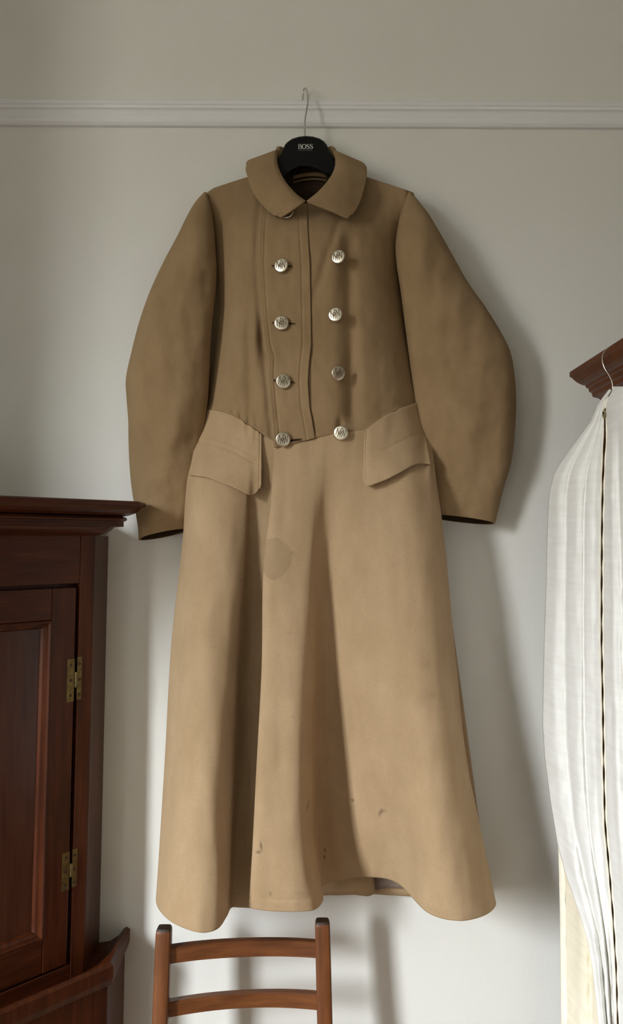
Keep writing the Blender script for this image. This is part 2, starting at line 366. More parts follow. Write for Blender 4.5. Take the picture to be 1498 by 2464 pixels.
bevel(fixn(obj('seat', sv, grid_faces(4, 4, True)+[(0, 1, 2, 3), (15, 14, 13, 12)], M_SEAT, chair)), .006)
for z in (.15, .28):
    for a, b in (((-.235, -.165, z), (-.26, -.52, z)), ((.045, -.145, z), (.07, -.50, z)), ((-.26, -.52, z+.03), (.07, -.50, z+.03))):
        fixn(obj('stretcher', *tube([a, tuple((np.array(a)+b)/2), b], [.007, .009, .007], 10), M_CHAIR, chair))

# ---------------------------------------------------------------- wardrobe at right
war = thing('wardrobe', 'reddish-brown wardrobe with moulded cornice behind the white garment cover', 'wardrobe', (.8, -.5, 0))
cw = [(.4646, 1.7985), (.4640, 1.797), (.4640, 1.7895), (.4665, 1.7875), (.4690, 1.7835), (.4735, 1.7775), (.4790, 1.7725), (.4838, 1.7700), (.4845, 1.7660), (.4872, 1.7645),
      (.4885, 1.7580), (.4915, 1.7555), (.4925, 1.7490), (.4955, 1.7470), (.5000, 1.7445), (.5035, 1.7400), (.5060, 1.7335), (.5085, 1.7330), (.5085, 1.7985)]
YA, YB = -.10, -1.02
def wsw(prof):
    n = len(prof); V = []
    for s in range(3):
        for x, z in prof:
            e = .5085-x
            V.append({0: (RX-.01, YA+e-.045, z), 1: (x, YA+e-.045, z), 2: (x, YB, z)}[s])
    return V, [(s*n+i, s*n+(i+1) % n, (s+1)*n+(i+1) % n, (s+1)*n+i) for s in range(2) for i in range(n)]+[tuple(range(n)), tuple(range(2*n, 3*n))[::-1]]
fixn(obj('cornice', *wsw(cw), M_PINE, war, smooth=False))
bevel(fixn(obj('carcase', *box((.5085, YB, 0), (RX-.012, YA-.045, 1.79)), M_PINE, war, smooth=False)), .002)
for y0, y1 in ((YA-.07, YA-.48), (YA-.49, YB+.02)):
    bevel(fixn(obj('wardrobe_door', *box((.494, y1, .14), (.5085, y0, 1.71)), M_PINE, war, smooth=False)), .003)

# ---------------------------------------------------------------- coat: surfaces
coat = thing('greatcoat', 'long tan wool double-breasted greatcoat with metal buttons hanging on the white wall', 'coat', (0, -.09, .60))
CL_L = [(425, 560), (470, 486), (500, 497), (540, 505), (600, 508), (650, 509), (700, 514), (740, 517), (795, 513), (880, 505), (930, 499), (970, 491), (1000, 485), (1080, 468)]
CL_R = [(425, 958), (462, 994), (490, 990), (540, 968), (590, 961), (640, 962), (700, 968), (740, 974), (800, 981), (860, 991), (930, 1004), (975, 1013), (1060, 1030)]
SH = [(470, 474), (492, 462), (520, 450), (560, 437), (598, 425), (640, 410), (840, 410), (880, 425), (910, 435), (940, 445), (985, 460), (1000, 466)]
EDGE = [(440, 630), (490, 628), (560, 622), (640, 620), (740, 626), (800, 632), (835, 637), (858, 645), (900, 643), (960, 648), (1030, 655), (1085, 660)]
SEAM = [(460, 736), (486, 737), (560, 740), (640, 745), (760, 747), (830, 748), (880, 742), (920, 740), (980, 744), (1010, 750), (1060, 758)]
WAIST_U = [(470, 984), (487, 985), (520, 988), (545, 995), (565, 1003), (585, 1015), (630, 1045), (690, 1080)]
WAIST_O = [(640, 1080), (665, 1076), (735, 1060), (760, 1053), (805, 1045), (875, 1038), (888, 1030), (900, 1021), (925, 1004), (950, 990), (965, 984), (990, 976), (1014, 966), (1030, 962)]
NECK = [(470, 474), (492, 462), (520, 450), (560, 437), (598, 425), (638, 413), (655, 445), (690, 476), (735, 490), (780, 476), (815, 445), (842, 413), (880, 425), (910, 435), (940, 445), (985, 460), (1000, 466)]
def bod(px, py):
    px = np.asarray(px, float); py = np.asarray(py, float)
    l, r = interp(py, CL_L), interp(py, CL_R)
    t = np.clip((px-l)/(r-l), 0, 1)
    dm = interp(py, [(400, .085), (480, .118), (560, .132), (700, .138), (850, .138), (1000, .134), (1080, .132)])
    q = (1-np.abs(2*t-1)**3.0)**.62
    d = .035+(dm-.035)*q
    k = sstep((py-interp(px, SH))/150.0); d = np.where(d > .062, .062+(d-.062)*k, d)
    fade = sstep((py-520)/90)*sstep((1050-py)/60)
    d = d-.010*gau(px, 842+.02*(py-760), 17)*fade+.004*gau(px, 800, 22)*fade
    d = d-.004*gau(px, 812-(py-540)*.32, 11)*sstep((py-500)/40)*sstep((730-py)/60)
    d = d+.004*gau(px, 575, 16)*sstep((py-700)/120)*sstep((980-py)/40)-.004*gau(px, 600+.02*(py-800), 12)*sstep((py-650)/200)*sstep((1010-py)/40)
    d = d-.006*gau(px, 535, 14)*sstep((py-480)/80)*sstep((800-py)/100)
    return d
def base_of(a, b): return a
def panel(name, xl, xr, bottom, lift, nu, nv, seed, top=None, extra=None, wr=.0022):
    u = np.linspace(0, 1, nu)[None, :]; v = np.linspace(0, 1, nv)[:, None]
    py = 480+v*560+0*u
    for _ in range(6):
        px = interp(py, xl)*(1-u)+interp(py, xr)*u
        tp = interp(px, top if top else NECK); bt = interp(px, bottom); py = tp*(1-v)+bt*v
    d = bod(px, py)
    d = d+wr*nz(px, py, 46, 130, seed)+.0012*nz(px, py, 20, 34, seed+2)
    if lift is not None: d = d+lift(px, py)
    if extra is not None: d = d+extra(px, py, u, v)
    return px, py, d
POOL = []
def put(name, g, mt, parent, th=.0034, attr=None, pool=True):
    px, py, d = g
    if pool: POOL.append(np.stack([px.ravel(), py.ravel(), d.ravel()], 1))
    o = obj(name, P(px, py, d), grid_faces(*px.shape), mt, parent, attr=attr); 
    if th: solid(o, th)
    return o
# under front (wearer's right), with gathers above the flap seam
def puck(px, py, u, v): 
    k = gau(interp(px, WAIST_U)-py, 0, 26)*gau(px, 578, 34)
    return .0022*np.sin(px/3.1)*k+.0016*gau(interp(px, WAIST_U)-py, 5, 5)-.016*gau(px, 634, 17)*gau(py, 828, 60)-.004*gau(px, interp(py, EDGE)-4, 9)
gD = panel('front_panel', CL_L, [(400, 700), (1100, 700)], WAIST_U, None, 150, 230, 1, extra=puck)
put('front_panel', gD, M_WOOL_SHADED, coat)
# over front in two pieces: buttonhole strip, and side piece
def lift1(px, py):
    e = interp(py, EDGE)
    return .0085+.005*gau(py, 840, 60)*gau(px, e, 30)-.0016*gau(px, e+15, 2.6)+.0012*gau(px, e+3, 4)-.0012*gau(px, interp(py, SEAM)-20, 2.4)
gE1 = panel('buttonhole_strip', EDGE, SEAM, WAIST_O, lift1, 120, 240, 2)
put('buttonhole_strip', gE1, M_WOOL_SHADED, coat)
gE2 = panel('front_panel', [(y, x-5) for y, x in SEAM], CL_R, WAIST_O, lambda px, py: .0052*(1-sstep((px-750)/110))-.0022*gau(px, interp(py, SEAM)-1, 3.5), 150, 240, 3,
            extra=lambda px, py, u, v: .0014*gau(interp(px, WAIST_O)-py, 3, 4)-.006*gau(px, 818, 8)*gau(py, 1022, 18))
put('front_panel', gE2, M_WOOL_SHADED, coat)
# back of the bodice
u = np.linspace(0, 1, 60)[None, :]; v = np.linspace(0, 1, 60)[:, None]
py = interp(478+u*520+0*v, NECK if False else [(470, 470), (492, 462), (598, 425), (640, 405), (735, 398), (840, 405), (880, 425), (985, 460), (1000, 466)])*(1-v)+1060*v
px = interp(py, CL_L)*(1-u)+interp(py, CL_R)*u
d = .012+.030*(2*np.abs(u-.5))**6*sstep(1-v*1.0)+.006*(1-v)**6
put('back_panel', (px, py, d), M_WOOL_SHADED, coat, pool=False)

# skirts
SK = {}
def skirt(name, V, cols, top, hem, nu, nv, seed, stain=None, hemline=False, nonoise=None):
    K = len(V); A = np.array(cols, float)                     # columns x K x (px, d)
    vv = np.linspace(0, 1, nv); uk = np.linspace(0, 1, len(cols))
    C = hermite(vv, V, A.transpose(1, 0, 2))                  # nv x cols x 2
    uu = np.linspace(0, 1, nu)
    G = np.stack([hermite(uu, uk, C[i]) for i in range(nv)])  # nv x nu x 2
    hp = hermite(uu, uk, np.array(hem, float))
    px, d = G[..., 0], G[..., 1]
    tp = interp(px[0], top)-3
    py = tp[None, :]*(1-vv[:, None])+hp[None, :]*vv[:, None]
    inner = bod(px[0], tp)-.003
    wgt = (1-sstep(vv/.16))[:, None]
    front = (d[0] > .045)[None, :]
    d = np.where(front, d*(1-wgt)+np.minimum(d+.02, inner[None, :]+SK.get(name+'lift', 0)*1.0)*wgt, d)
    d = d+(.0026*nz(px, py, 60, 240, seed)+.0012*nz(px, py, 24, 90, seed+1.5))*np.clip((d-.03)/.04, 0, 1)
    if hemline: d = d-.0014*np.exp(-((vv-.974)/.0022)**2)[:, None]*gau(px, 700, 70)+.0006*np.exp(-((vv-.985)/.006)**2)[:, None]
    return px, py, d
VK = [0, .125, .26, .48, .705, .885, 1]
colsA = [
 [(494, .020), (462, .02), (448, .02), (425, .02), (412, .02), (400, .022), (392, .025)],
 [(487, .050), (452, .055), (440, .065), (412, .08), (397, .10), (384, .115), (375, .13)],
 [(492, .085), (457, .09), (446, .10), (421, .115), (407, .14), (395, .16), (383, .18)],
 [(512, .11), (480, .12), (470, .135), (450, .155), (440, .18), (430, .20), (418, .213)],
 [(540, .125), (520, .135), (510, .15), (495, .172), (490, .195), (482, .215), (478, .233)],
 [(570, .13), (562, .138), (552, .148), (540, .165), (525, .188), (524, .207), (522, .222)],
 [(600, .132), (592, .130), (585, .133), (567, .143), (556, .152), (550, .165), (545, .185)],
 [(620, .132), (605, .118), (600, .112), (588, .105), (575, .105), (562, .115), (556, .14)],
 [(645, .13), (630, .113), (622, .103), (612, .094), (600, .095), (588, .11), (577, .138)],
 [(690, .128), (690, .113), (668, .105), (655, .098), (645, .10), (632, .115), (622, .14)]]
hemA = [2140, 2160, 2190, 2222, 2244, 2236, 2206, 2185, 2184, 2186]
gA = skirt('under', VK, colsA, [(470, 984), (487, 985)]+WAIST_U[2:], hemA, 220, 300, 11)
colsB = [
 [(660, .137), (651, .140), (634, .145), (629, .152), (616, .158), (606, .163), (598, .165)],
 [(672, .141), (663, .145), (647, .151), (642, .159), (630, .166), (620, .170), (614, .172)],
 [(692, .140), (686, .146), (675, .153), (672, .162), (666, .169), (662, .174), (656, .177)],
 [(724, .140), (722, .147), (718, .154), (714, .162), (708, .170), (708, .174), (714, .178)],
 [(752, .138), (750, .144), (744, .148), (737, .152), (730, .157), (736, .160), (757, .165)],
 [(775, .136), (768, .139), (757, .136), (753, .130), (748, .127), (752, .125), (777, .125)],
 [(792, .134), (784, .132), (774, .120), (768, .100), (765, .080), (768, .065), (777, .060)],
 [(812, .134), (806, .132), (800, .118), (800, .096), (812, .074), (818, .058), (824, .047)],
 [(850, .135), (850, .139), (850, .137), (858, .130), (868, .110), (876, .088), (886, .060)],
 [(910, .135), (915, .145), (920, .154), (928, .158), (940, .150), (950, .128), (956, .080)],
 [(965, .130), (975, .145), (985, .160), (1000, .174), (1022, .188), (1034, .190), (1028, .170)],
 [(1005, .112), (1015, .125), (1035, .142), (1052, .162), (1076, .184), (1095, .198), (1102, .203)],
 [(1026, .108), (1036, .114), (1056, .118), (1078, .122), (1108, .150), (1142, .168), (1165, .180)],
 [(1034, .075), (1044, .08), (1066, .08), (1092, .07), (1121, .09), (1164, .105), (1193, .125)],
 [(1026, .02), (1036, .02), (1056, .02), (1080, .02), (1106, .02), (1145, .022), (1175, .025)]]
hemB = [2184, 2188, 2193, 2194, 2189, 2166, 2132, 2118, 2111, 2126, 2196, 2216, 2203, 2176, 2150]
SK['overlift'] = .006
gB = skirt('over', VK, colsB, [(640, 1080)]+WAIST_O[1:], hemB, 300, 320, 12, hemline=True)
def stains(g, over=True):
    px, py, d = g; s = np.zeros(px.shape)
    n1 = nz(px, py, 30, 30, 5); 
    r = np.hypot(px-655, (py-1343)*.95)+10*n1
    s = np.maximum(s, .20*sstep((46-r)/5))*over; s = np.maximum(s, .27*gau(r, 43, 3)*(px > 640)*over)
    for x, y, w, h, a, k in [(915, 1955, 4, 9, .75, .3), (922, 1951, 6, 3, .5, 0), (848, 1925, 3.5, 3.5, .8, 0), (628, 2036, 2.2, 10, .9, -.1), (622, 2050, 7, 2.5, .8, 0), (740, 1938, 2, 13, .5, .25),
                             (781, 2045, 2, 4, .95, 0), (780, 2062, 2, 4, .95, 0), (700, 1330, 9, 5, .3, -.5), (1022, 1600, 12, 8, .16, 0), (1015, 1680, 14, 22, .16, .2), (1040, 1672, 9, 9, .14, 0),
                             (696, 1522, 9, 5, .16, 0), (650, 2150, 3, 5, .5, 0), (705, 1725, 3, 3, .3, 0), (515, 1556, 5, 5, .15, 0), (600, 2160, 4, 4, .2, 0), (580, 1395, 2.5, 2.5, .4, 0), (720, 2150, 16, 6, .12, 0)]:
        dx = px-x+k*(py-y); s = np.maximum(s, a*np.exp(-((dx/w)**2+((py-y)/h)**2)**1.3)*(1+.5*nz(px, py, 5, 5, x*.01)))
    return np.clip(s, 0, 1)
put('skirt_panel', gA, M_WOOL_LIT, coat, attr=stains(gA, False)); put('skirt_panel', gB, M_WOOL_LIT, coat, attr=stains(gB))
# back of the skirt: two overlapping vent halves
def backsk(xl, xr, hem, d0, d1, mt, name, seed, th=.0034):
    u = np.linspace(0, 1, 60)[None, :]; v = np.linspace(0, 1, 90)[:, None]
    px = interp(v, xl)*(1-u)+interp(v, xr)*u; py = 1000*(1-v)+interp(px, hem)*v
    d = d0*(1-v)+interp(px, d1)*v+.0015*nz(px, py, 40, 200, seed)
    return put(name, (px, py, d), mt, coat, th=th, pool=False)
backsk([(0, 500), (1, 394)], [(0, 790), (1, 903)], [(390, 2148), (776, 2155), (830, 2152), (850, 2153), (885, 2157), (897, 2153), (903, 2147)], .024, [(390, .025), (800, .028), (870, .042), (903, .036)], M_WOOL_LIT, 'back_skirt', 21)
backsk([(0, 750), (1, 800)], [(0, 1020), (1, 1176)], [(750, 2156), (900, 2152), (985, 2157), (1176, 2150)], .016, [(750, .014), (1176, .02)], M_WOOL_LIT, 'back_skirt', 22)
backsk([(0, 760), (1, 895)], [(0, 1000), (1, 1000)], [(890, 2143), (930, 2137), (965, 2138), (1000, 2137)], .026, [(880, .026), (1000, .027)], M_GREY, 'vent_lining', 23, .001)
# waist stitching
def seamline(pts, off, r, name):
    x = np.linspace(pts[0][0], pts[-1][0], 160); y = interp(x, pts)+.7*nz(x, x*0, 9, 9, 2)
    dd = bod(x, y)+off(x); fixn(obj(name, *tube(P(x, y+1.5, dd), r*(1+.35*np.sin(x*1.1)), 6), M_SEAM, coat))
seamline([(x, y) for x, y in WAIST_O if 661 <= x <= 1014], lambda x: .0045*(1-sstep((x-750)/110))-.0016, .0011, 'waist_seam')
seamline([(x, y) for x, y in WAIST_U if 487 <= x <= 640], lambda x: -.0014+0*x, .0010, 'waist_seam')

# pocket flaps
POOLA = np.concatenate(POOL)
def surf(px, py, rad=5.):
    q = np.empty(px.size); a, b = px.ravel(), py.ravel()
    m = (POOLA[:, 0] > a.min()-20) & (POOLA[:, 0] < a.max()+20) & (POOLA[:, 1] > b.min()-20) & (POOLA[:, 1] < b.max()+20)
    S = POOLA[m]
    for i in range(a.size):
        r2 = (S[:, 0]-a[i])**2+(S[:, 1]-b[i])**2; k = r2 < rad*rad
        q[i] = S[k, 2].max() if k.any() else S[np.argmin(r2), 2]
    return q.reshape(px.shape)
def smooth2(d, n):
    for _ in range(n):
        e = np.pad(d, 1, mode='edge'); d = (e[:-2, 1:-1]+e[2:, 1:-1]+e[1:-1, :-2]+e[1:-1, 2:]+2*d)/6
    return d
def flap(T, B, wrap, liftf, creasef, nu=70, nv=56):
    T, B = np.array(T, float), np.array(B, float); uk = np.linspace(0, 1, len(T)); uu = np.linspace(0, 1, nu); vv = np.linspace(0, 1, nv)[:, None]
    a, b = hermite(uu, uk, T), hermite(uu, uk, B)
    px = a[None, :, 0]*(1-vv)+b[None, :, 0]*vv; py = a[None, :, 1]*(1-vv)+b[None, :, 1]*vv
    d = smooth2(surf(px, py), 8); u = uu[None, :]+0*vv; v = vv+0*u
    d = d+.003+liftf(u, v)+creasef(u, v)+.0014*nz(px, py, 26, 40, 31)
    return px, py, d
TL = [(485, 985), (496, 985), (520, 988), (545, 995), (570, 1006), (592, 1020), (612, 1033), (622, 1040), (629, 1046)]
BL = [(454, 1143), (468, 1145), (500, 1150), (535, 1163), (565, 1175), (590, 1187), (606, 1191), (619, 1182), (628, 1164)]
gF = flap(TL, BL, 0, lambda u, v: .010*v*sstep((u-.25)/.6)+.003*v, lambda u, v: (-.0020*gau(v, .49, .022)+.0012*gau(v, .45, .02))*sstep((.86-u)/.05)-.0014*gau(u, .915, .012)+.0022*np.sin(u*46)*gau(v, 0, .16)*gau(u, .55, .2))
put('pocket_flap', gF, M_WOOL_LIT, coat, .0042)
TR = [(876, 1037), (884, 1032), (900, 1021), (925, 1004), (950, 990), (980, 979), (1002, 970), (1011, 967)]
BR = [(872, 1157), (882, 1169), (900, 1164), (930, 1153), (962, 1137), (1000, 1117), (1028, 1115), (1044, 1120)]
gG = flap(TR, BR, 0, lambda u, v: .013*v*gau(u, .28, .3)+.004*v-.010*sstep((u-.90)/.10), lambda u, v: (-.0016*gau(v, .52, .03))*sstep((u-.2)/.2)-.0010*gau(u, .10, .02))
put('pocket_flap', gG, M_WOOL_LIT, coat, .0042)

# sleeves
def sleeve(rows, dc, hh, tilt, seed):
    R = np.array(rows, float); K = len(R); tk = np.linspace(0, 1, K); tt = np.linspace(0, 1, 170)
    r = hermite(tt, tk, R); dcc, h, tl = (interp(tt, a)[:, None] for a in (dc, hh, tilt))
    th = np.linspace(0, 2*math.pi, 120, endpoint=False)[None, :]
    mx_, my = (r[:, 0]+r[:, 2])[:, None]/2, (r[:, 1]+r[:, 3])[:, None]/2; hx, hy = (r[:, 2]-r[:, 0])[:, None]/2, (r[:, 3]-r[:, 1])[:, None]/2
    c, s = np.cos(th), np.sin(th); s2 = np.sign(s)*np.abs(s)**.85
    px = mx_-hx*c; py = my-hy*c-tl*s; d = dcc+h*s2
    wr = np.clip(s, 0, 1)**.5*sstep(tt[:, None]/.08)
    d = d+(.0062*nz(px, py, 46, 130, seed)+.0042*nz(px, py, 80, 46, seed+3)+.0012*nz(px, py, 18, 26, seed+5))*wr
    V = P(px, py, d); V[:, :, 1] = np.minimum(V[:, :, 1], -.004)
    o = obj('sleeve', V, grid_faces(170, 120, True), M_WOOL_SHADED, coat); o.data.materials.append(M_LIN)
    m = solid(o, .0034).modifiers[-1]; m.material_offset = 1; m.material_offset_rim = 0
    POOL.append(np.stack([px.ravel(), py.ravel(), d.ravel()], 1)); return o
LS = [(492, 461, 497, 464), (470, 485, 508, 500), (450, 519, 514, 545), (425, 570, 518, 595), (395, 626, 521, 645), (362, 697, 519, 695), (336, 770, 512, 765), (318, 838, 506, 835), (303, 908, 503, 905), (304, 955, 500, 960),
      (308, 1010, 494, 1015), (309, 1065, 486, 1070), (312, 1130, 476, 1130), (318, 1185, 468, 1190), (327, 1240, 462, 1235), (332, 1272, 457, 1258), (333, 1298, 455, 1274)]
sleeve(LS, [(0, .062), (.12, .074), (.35, .082), (.6, .068), (.8, .046), (1, .040)], [(0, .006), (.08, .026), (.2, .040), (.4, .044), (.65, .044), (.85, .034), (1, .024)], [(0, 0), (.9, 0), (1, 7)], 41)
RS = [(981, 463, 987, 460), (966, 505, 1006, 483), (957, 542, 1030, 514), (951, 590, 1058, 560), (954, 640, 1089, 615), (962, 692, 1126, 680), (969, 745, 1166, 737), (976, 800, 1205, 800), (984, 860, 1228, 850), (992, 920, 1239, 915),
      (1000, 985, 1241, 980), (1008, 1050, 1237, 1052), (1012, 1110, 1229, 1115), (1014, 1165, 1214, 1165), (1016, 1205, 1201, 1215), (1018, 1222, 1195, 1240), (1020, 1240, 1190, 1260)]
sleeve(RS, [(0, .062), (.12, .074), (.35, .080), (.6, .060), (.8, .044), (1, .040)], [(0, .006), (.08, .026), (.2, .040), (.4, .045), (.65, .041), (.85, .034), (1, .025)], [(0, 0), (.9, 0), (1, 7)], 47)

# collar leaves and neck lining
def collar(inner, outer, dn, seed, flip=False):
    uk = np.linspace(0, 1, len(inner)); uu = np.linspace(0, 1, 90); ww = np.linspace(0, 1, 44)[:, None]
    a, b = hermite(uu, uk, np.array(inner, float)), hermite(uu, uk, np.array(outer, float))
    px = a[None, :, 0]*(1-ww)+b[None, :, 0]*ww; py = a[None, :, 1]*(1-ww)+b[None, :, 1]*ww
    d = a[None, :, 2]*(1-ww)+b[None, :, 2]*ww+.012*np.sin(np.pi*ww**.7)+.0015*nz(px, py, 24, 24, seed)
    d = d-.006*(1-sstep(ww/.12))+.0012*np.sin(uu*70+seed)[None, :]*ww**8
    py = py+1.6*nz(px, py, 9, 9, seed)*ww**10; px = px+1.2*nz(px, py, 8, 8, seed+4)*ww**10
    V = P(px, py, d); f = grid_faces(*px.shape)
    if flip: f = [tuple(reversed(q)) for q in f]
    o = obj('collar', V, f, M_WOOL_SHADED, coat); return solid(o, .0045)
inL = [(735, 483, .142), (713, 466, .136), (690, 441, .122), (675, 415, .102), (667, 390, .08), (668, 371, .06), (674, 357, .042), (692, 376, .026)]
ouL = [(676, 523, .138), (654, 515, .130), (629, 492, .116), (608, 463, .100), (596, 430, .082), (591, 402, .062), (602, 383, .042), (650, 385, .022)]
inR = [(737, 483, .144), (760, 465, .136), (783, 441, .122), (800, 415, .102), (806, 392, .08), (803, 373, .06), (795, 357, .042), (778, 376, .026)]
ouR = [(838, 523, .142), (856, 506, .130), (869, 478, .116), (878, 445, .100), (882, 420, .082), (881, 402, .062), (866, 388, .042), (822, 385, .022)]
collar(inL, ouL, .1, 51, True); collar(inR, ouR, .1, 53)
u = np.linspace(0, 1, 60)[None, :]; v = np.linspace(0, 1, 40)[:, None]
px = 668+u*138+0*v; py = 392+v*140+0*u; d = .024+.010*(2*np.abs(u-.5))**4+.002*np.sin(v*30)
put('neck_lining', (px, py, d), M_LIN, coat, .001, pool=False)
for yy, hh, mt in ((417, 9, M_THREAD), (432, 3, M_THREAD)):
    u2 = np.linspace(0, 1, 30)[None, :]; v2 = np.linspace(0, 1, 4)[:, None]; X = 705+u2*80+0*v2; Y = yy+6*(u2-.5)**2*4-5*u2+v2*hh
    put('neck_tape', (X, Y, .0290+0*X), mt if hh > 4 else M_THREAD, coat, .0008, pool=False)

# ---------------------------------------------------------------- buttons
POOLA = np.concatenate(POOL)
RB = .0124
V, Fc = [], []
pf = [(0, .0036), (.35, .0036), (.7, .0034), (.86, .0031), (.94, .0029), (1.0, .0018), (1.0, .0002), (.9, -.0006), (.3, -.001), (.22, -.006), (0, -.006)]
for r, h in pf:
    for k in range(40): a = 2*math.pi*k/40; V.append((RB*r*math.cos(a), -h-.001, RB*r*math.sin(a)))
bme = obj('button', V, [tuple(reversed(f)) for f in grid_faces(len(pf), 40, True)], M_BTN, coat); bme.location = (0, 0, 0)
V = np.array(V); bme.data.vertices.foreach_set('co', V.ravel()); fixn(bme)
ST = [[(-.62, -.42), (-.58, .48)], [(-.58, .48), (-.22, -.30)], [(-.22, -.30), (-.16, .40)], [(-.02, -.62), (-.02, .70)],
      [(-.02, .66), (.16, .58), (.20, .36), (.12, .18), (-.02, .14)], [(.0, .14), (.26, -.58)], [(.28, -.34), (.30, .46)], [(.30, .46), (.56, -.40)], [(.56, -.40), (.62, .50)],
      [(-.30, -.62), (-.28, .10)], [(-.28, .10), (-.02, -.30)], [(-.70, .48), (-.48, .52)], [(.50, .50), (.72, .54)], [(-.16, .20), (.28, .0)]]
ms = []
for s in ST:
    s = np.array(s)*RB*.98; t = np.linspace(0, len(s)-1, 4*len(s)); q = np.stack([np.interp(t, range(len(s)), s[:, 0]), np.interp(t, range(len(s)), s[:, 1])], 1)
    rr = np.hypot(q[:, 0], q[:, 1])/RB; hgt = np.interp(rr, [0, .35, .7, .9, 1], [.0036, .0036, .0034, .0031, .002])
    ms.append(tube(np.stack([q[:, 0], -hgt-.0011, q[:, 1]], 1), .00058, 6))
mono = obj('monogram', *join(*ms), M_MONO, bme); mono.data.vertices.foreach_set('co', np.array(join(*ms)[0]).ravel()); fixn(mono)
BT = [(677, 640, -2, -17), (677, 778, 2, -4), (681, 918, 8, 6), (680, 1057, 9, 8), (814, 619, -3, -20), (807, 758, -3, -15), (812, 898, 10, 24), (820, 1042, 6, -8), (690, 511, 0, -10)]
for i, (x, y, rx, rz) in enumerate(BT):
    b = bme if i == 0 else bme.copy()
    if i: 
        COL.objects.link(b); m2 = mono.copy(); COL.objects.link(m2); m2.parent = b
    dd = float(surf(np.array([x]), np.array([y]), 9.)[0])
    if i == 8: dd -= .002
    p = P(x, y, dd+.0035)-np.array(LOC[coat.name])
    b.parent = coat; b.location = p; b.rotation_euler = (math.radians(rx), math.radians([4, -6, 9, 3, -3, -8, 12, 15, 0][i]), math.radians(rz))
for x0, x1, y, sl in ((653, 702, 640, .02), (654, 709, 778, .04), (657, 708, 918, .10), (676, 725, 1060, -.10)):
    x = np.linspace(x0, x1, 24); yy = y+(x-(x0+x1)/2)*sl; dd = np.array([surf(np.array([a]), np.array([b]), 3.)[0] for a, b in zip(x, yy)])
    w = 2.1*np.sin(np.pi*np.linspace(0.03, .97, 24))**.5
    V = np.concatenate([P(x, yy-w, dd+.0006), P(x, yy, dd+.0002), P(x, yy+w, dd+.0006)])
    bh = obj('buttonhole', V, grid_faces(3, 24), M_DARK, coat)
    pth = np.concatenate([P(x, yy-w-1, dd+.0004), P(x[::-1], yy[::-1]+w[::-1]+1, dd[::-1]+.0004)])
    fixn(obj('stitching', *tube(pth, .0009+.0003*np.sin(np.arange(48)*2.4), 6), M_THREAD, bh))

# ---------------------------------------------------------------- black coat hanger
hgr = thing('coat_hanger', 'black plastic coat hanger with wire hook on the picture rail, holding the coat', 'hanger', tuple(P(735, 400, .047)))
out = [(683, 353), (686, 347), (692, 341), (702, 334), (718, 329), (735, 327), (752, 328.5), (768, 333), (779, 340), (786, 349), (790, 358), (797, 372), (806, 392), (835, 412), (890, 436), (948, 456), (952, 466), (940, 470),
       (880, 455), (830, 437), (795, 432), (778, 418), (760, 408), (742, 402), (722, 402), (706, 408), (692, 420), (664, 446), (600, 462), (540, 474), (528, 470), (530, 458), (590, 434), (640, 412), (664, 394), (674, 374)]
o_ = np.array(out, float); n = len(o_); cen = o_.mean(0)
rings = [(-2.2, .036), (-.6, .038), (0, .041), (0, .054), (-.8, .0575), (-3, .0600)]
V = []
tang = np.roll(o_, -1, 0)-np.roll(o_, 1, 0); nr = np.stack([-tang[:, 1], tang[:, 0]], 1); nr /= np.linalg.norm(nr, axis=1)[:, None]
for off, dd in rings:
    q = o_-off*nr*-1 if False else o_+off*nr*-1
    arm = np.abs(q[:, 0]-736) > 75
    V += list(P(q[:, 0], q[:, 1], np.where(arm, .040+(dd-.048)*.7, dd)))
hb = fixn(obj('hanger_body', V, [tuple(reversed(f)) for f in grid_faces(len(rings), n, True)]+[tuple(range(n)), tuple(range((len(rings)-1)*n, len(rings)*n))], M_BLACK, hgr, smooth=False))
hk = [(733, 340, .047), (733, 318, .047), (733, 295, .047), (735, 278, .046), (738, 262, .044), (740, 247, .041), (740, 233, .037), (739, 222, .031), (736, 214, .0245), (732, 213, .019), (729, 220, .0145), (728, 232, .012), (727, 246, .0115)]
hk = np.array(hk, float); hh = hermite(np.linspace(0, 1, 70), np.linspace(0, 1, len(hk)), hk)
fixn(obj('hook', *tube(P(hh[:, 0], hh[:, 1], hh[:, 2]), .00165, 10), M_WIRE, hgr))
# lettering
def ribbon(pts, wd, n=26):
    t = np.linspace(0, 1, n); q = hermite(t, np.linspace(0, 1, len(pts)), np.array(pts, float)); w = np.interp(t, np.linspace(0, 1, len(wd)), wd)
    T = np.gradient(q, axis=0); N = np.stack([-T[:, 1], T[:, 0]], 1); N /= np.linalg.norm(N, axis=1)[:, None]
    A, B = q+N*w[:, None]/2, q-N*w[:, None]/2
    return list(map(tuple, np.concatenate([A, B]))), [(i, i+1, n+i+1, n+i) for i in range(n-1)]
def rect(a, b, c, d): return [(a, b), (c, b), (c, d), (a, d)], [(0, 1, 2, 3)]
def letB(): return [rect(.10, 0, .26, 1), rect(0, 0, .34, .05), rect(0, .95, .34, 1), ribbon([(.26, .975), (.48, .97), (.62, .87), (.60, .63), (.44, .53), (.26, .525)], [.05, .06, .16, .17, .07, .05]),
                    ribbon([(.26, .525), (.52, .52), (.72, .40), (.70, .14), (.50, .03), (.26, .025)], [.05, .07, .18, .18, .07, .05])]
def letO(): 
    a = np.linspace(math.pi/2, math.pi*2.5, 33); return [ribbon([(.45+.37*math.cos(x), .5+.475*math.sin(x)) for x in a], [.06+.13*abs(math.cos(x)) for x in a], 60)]
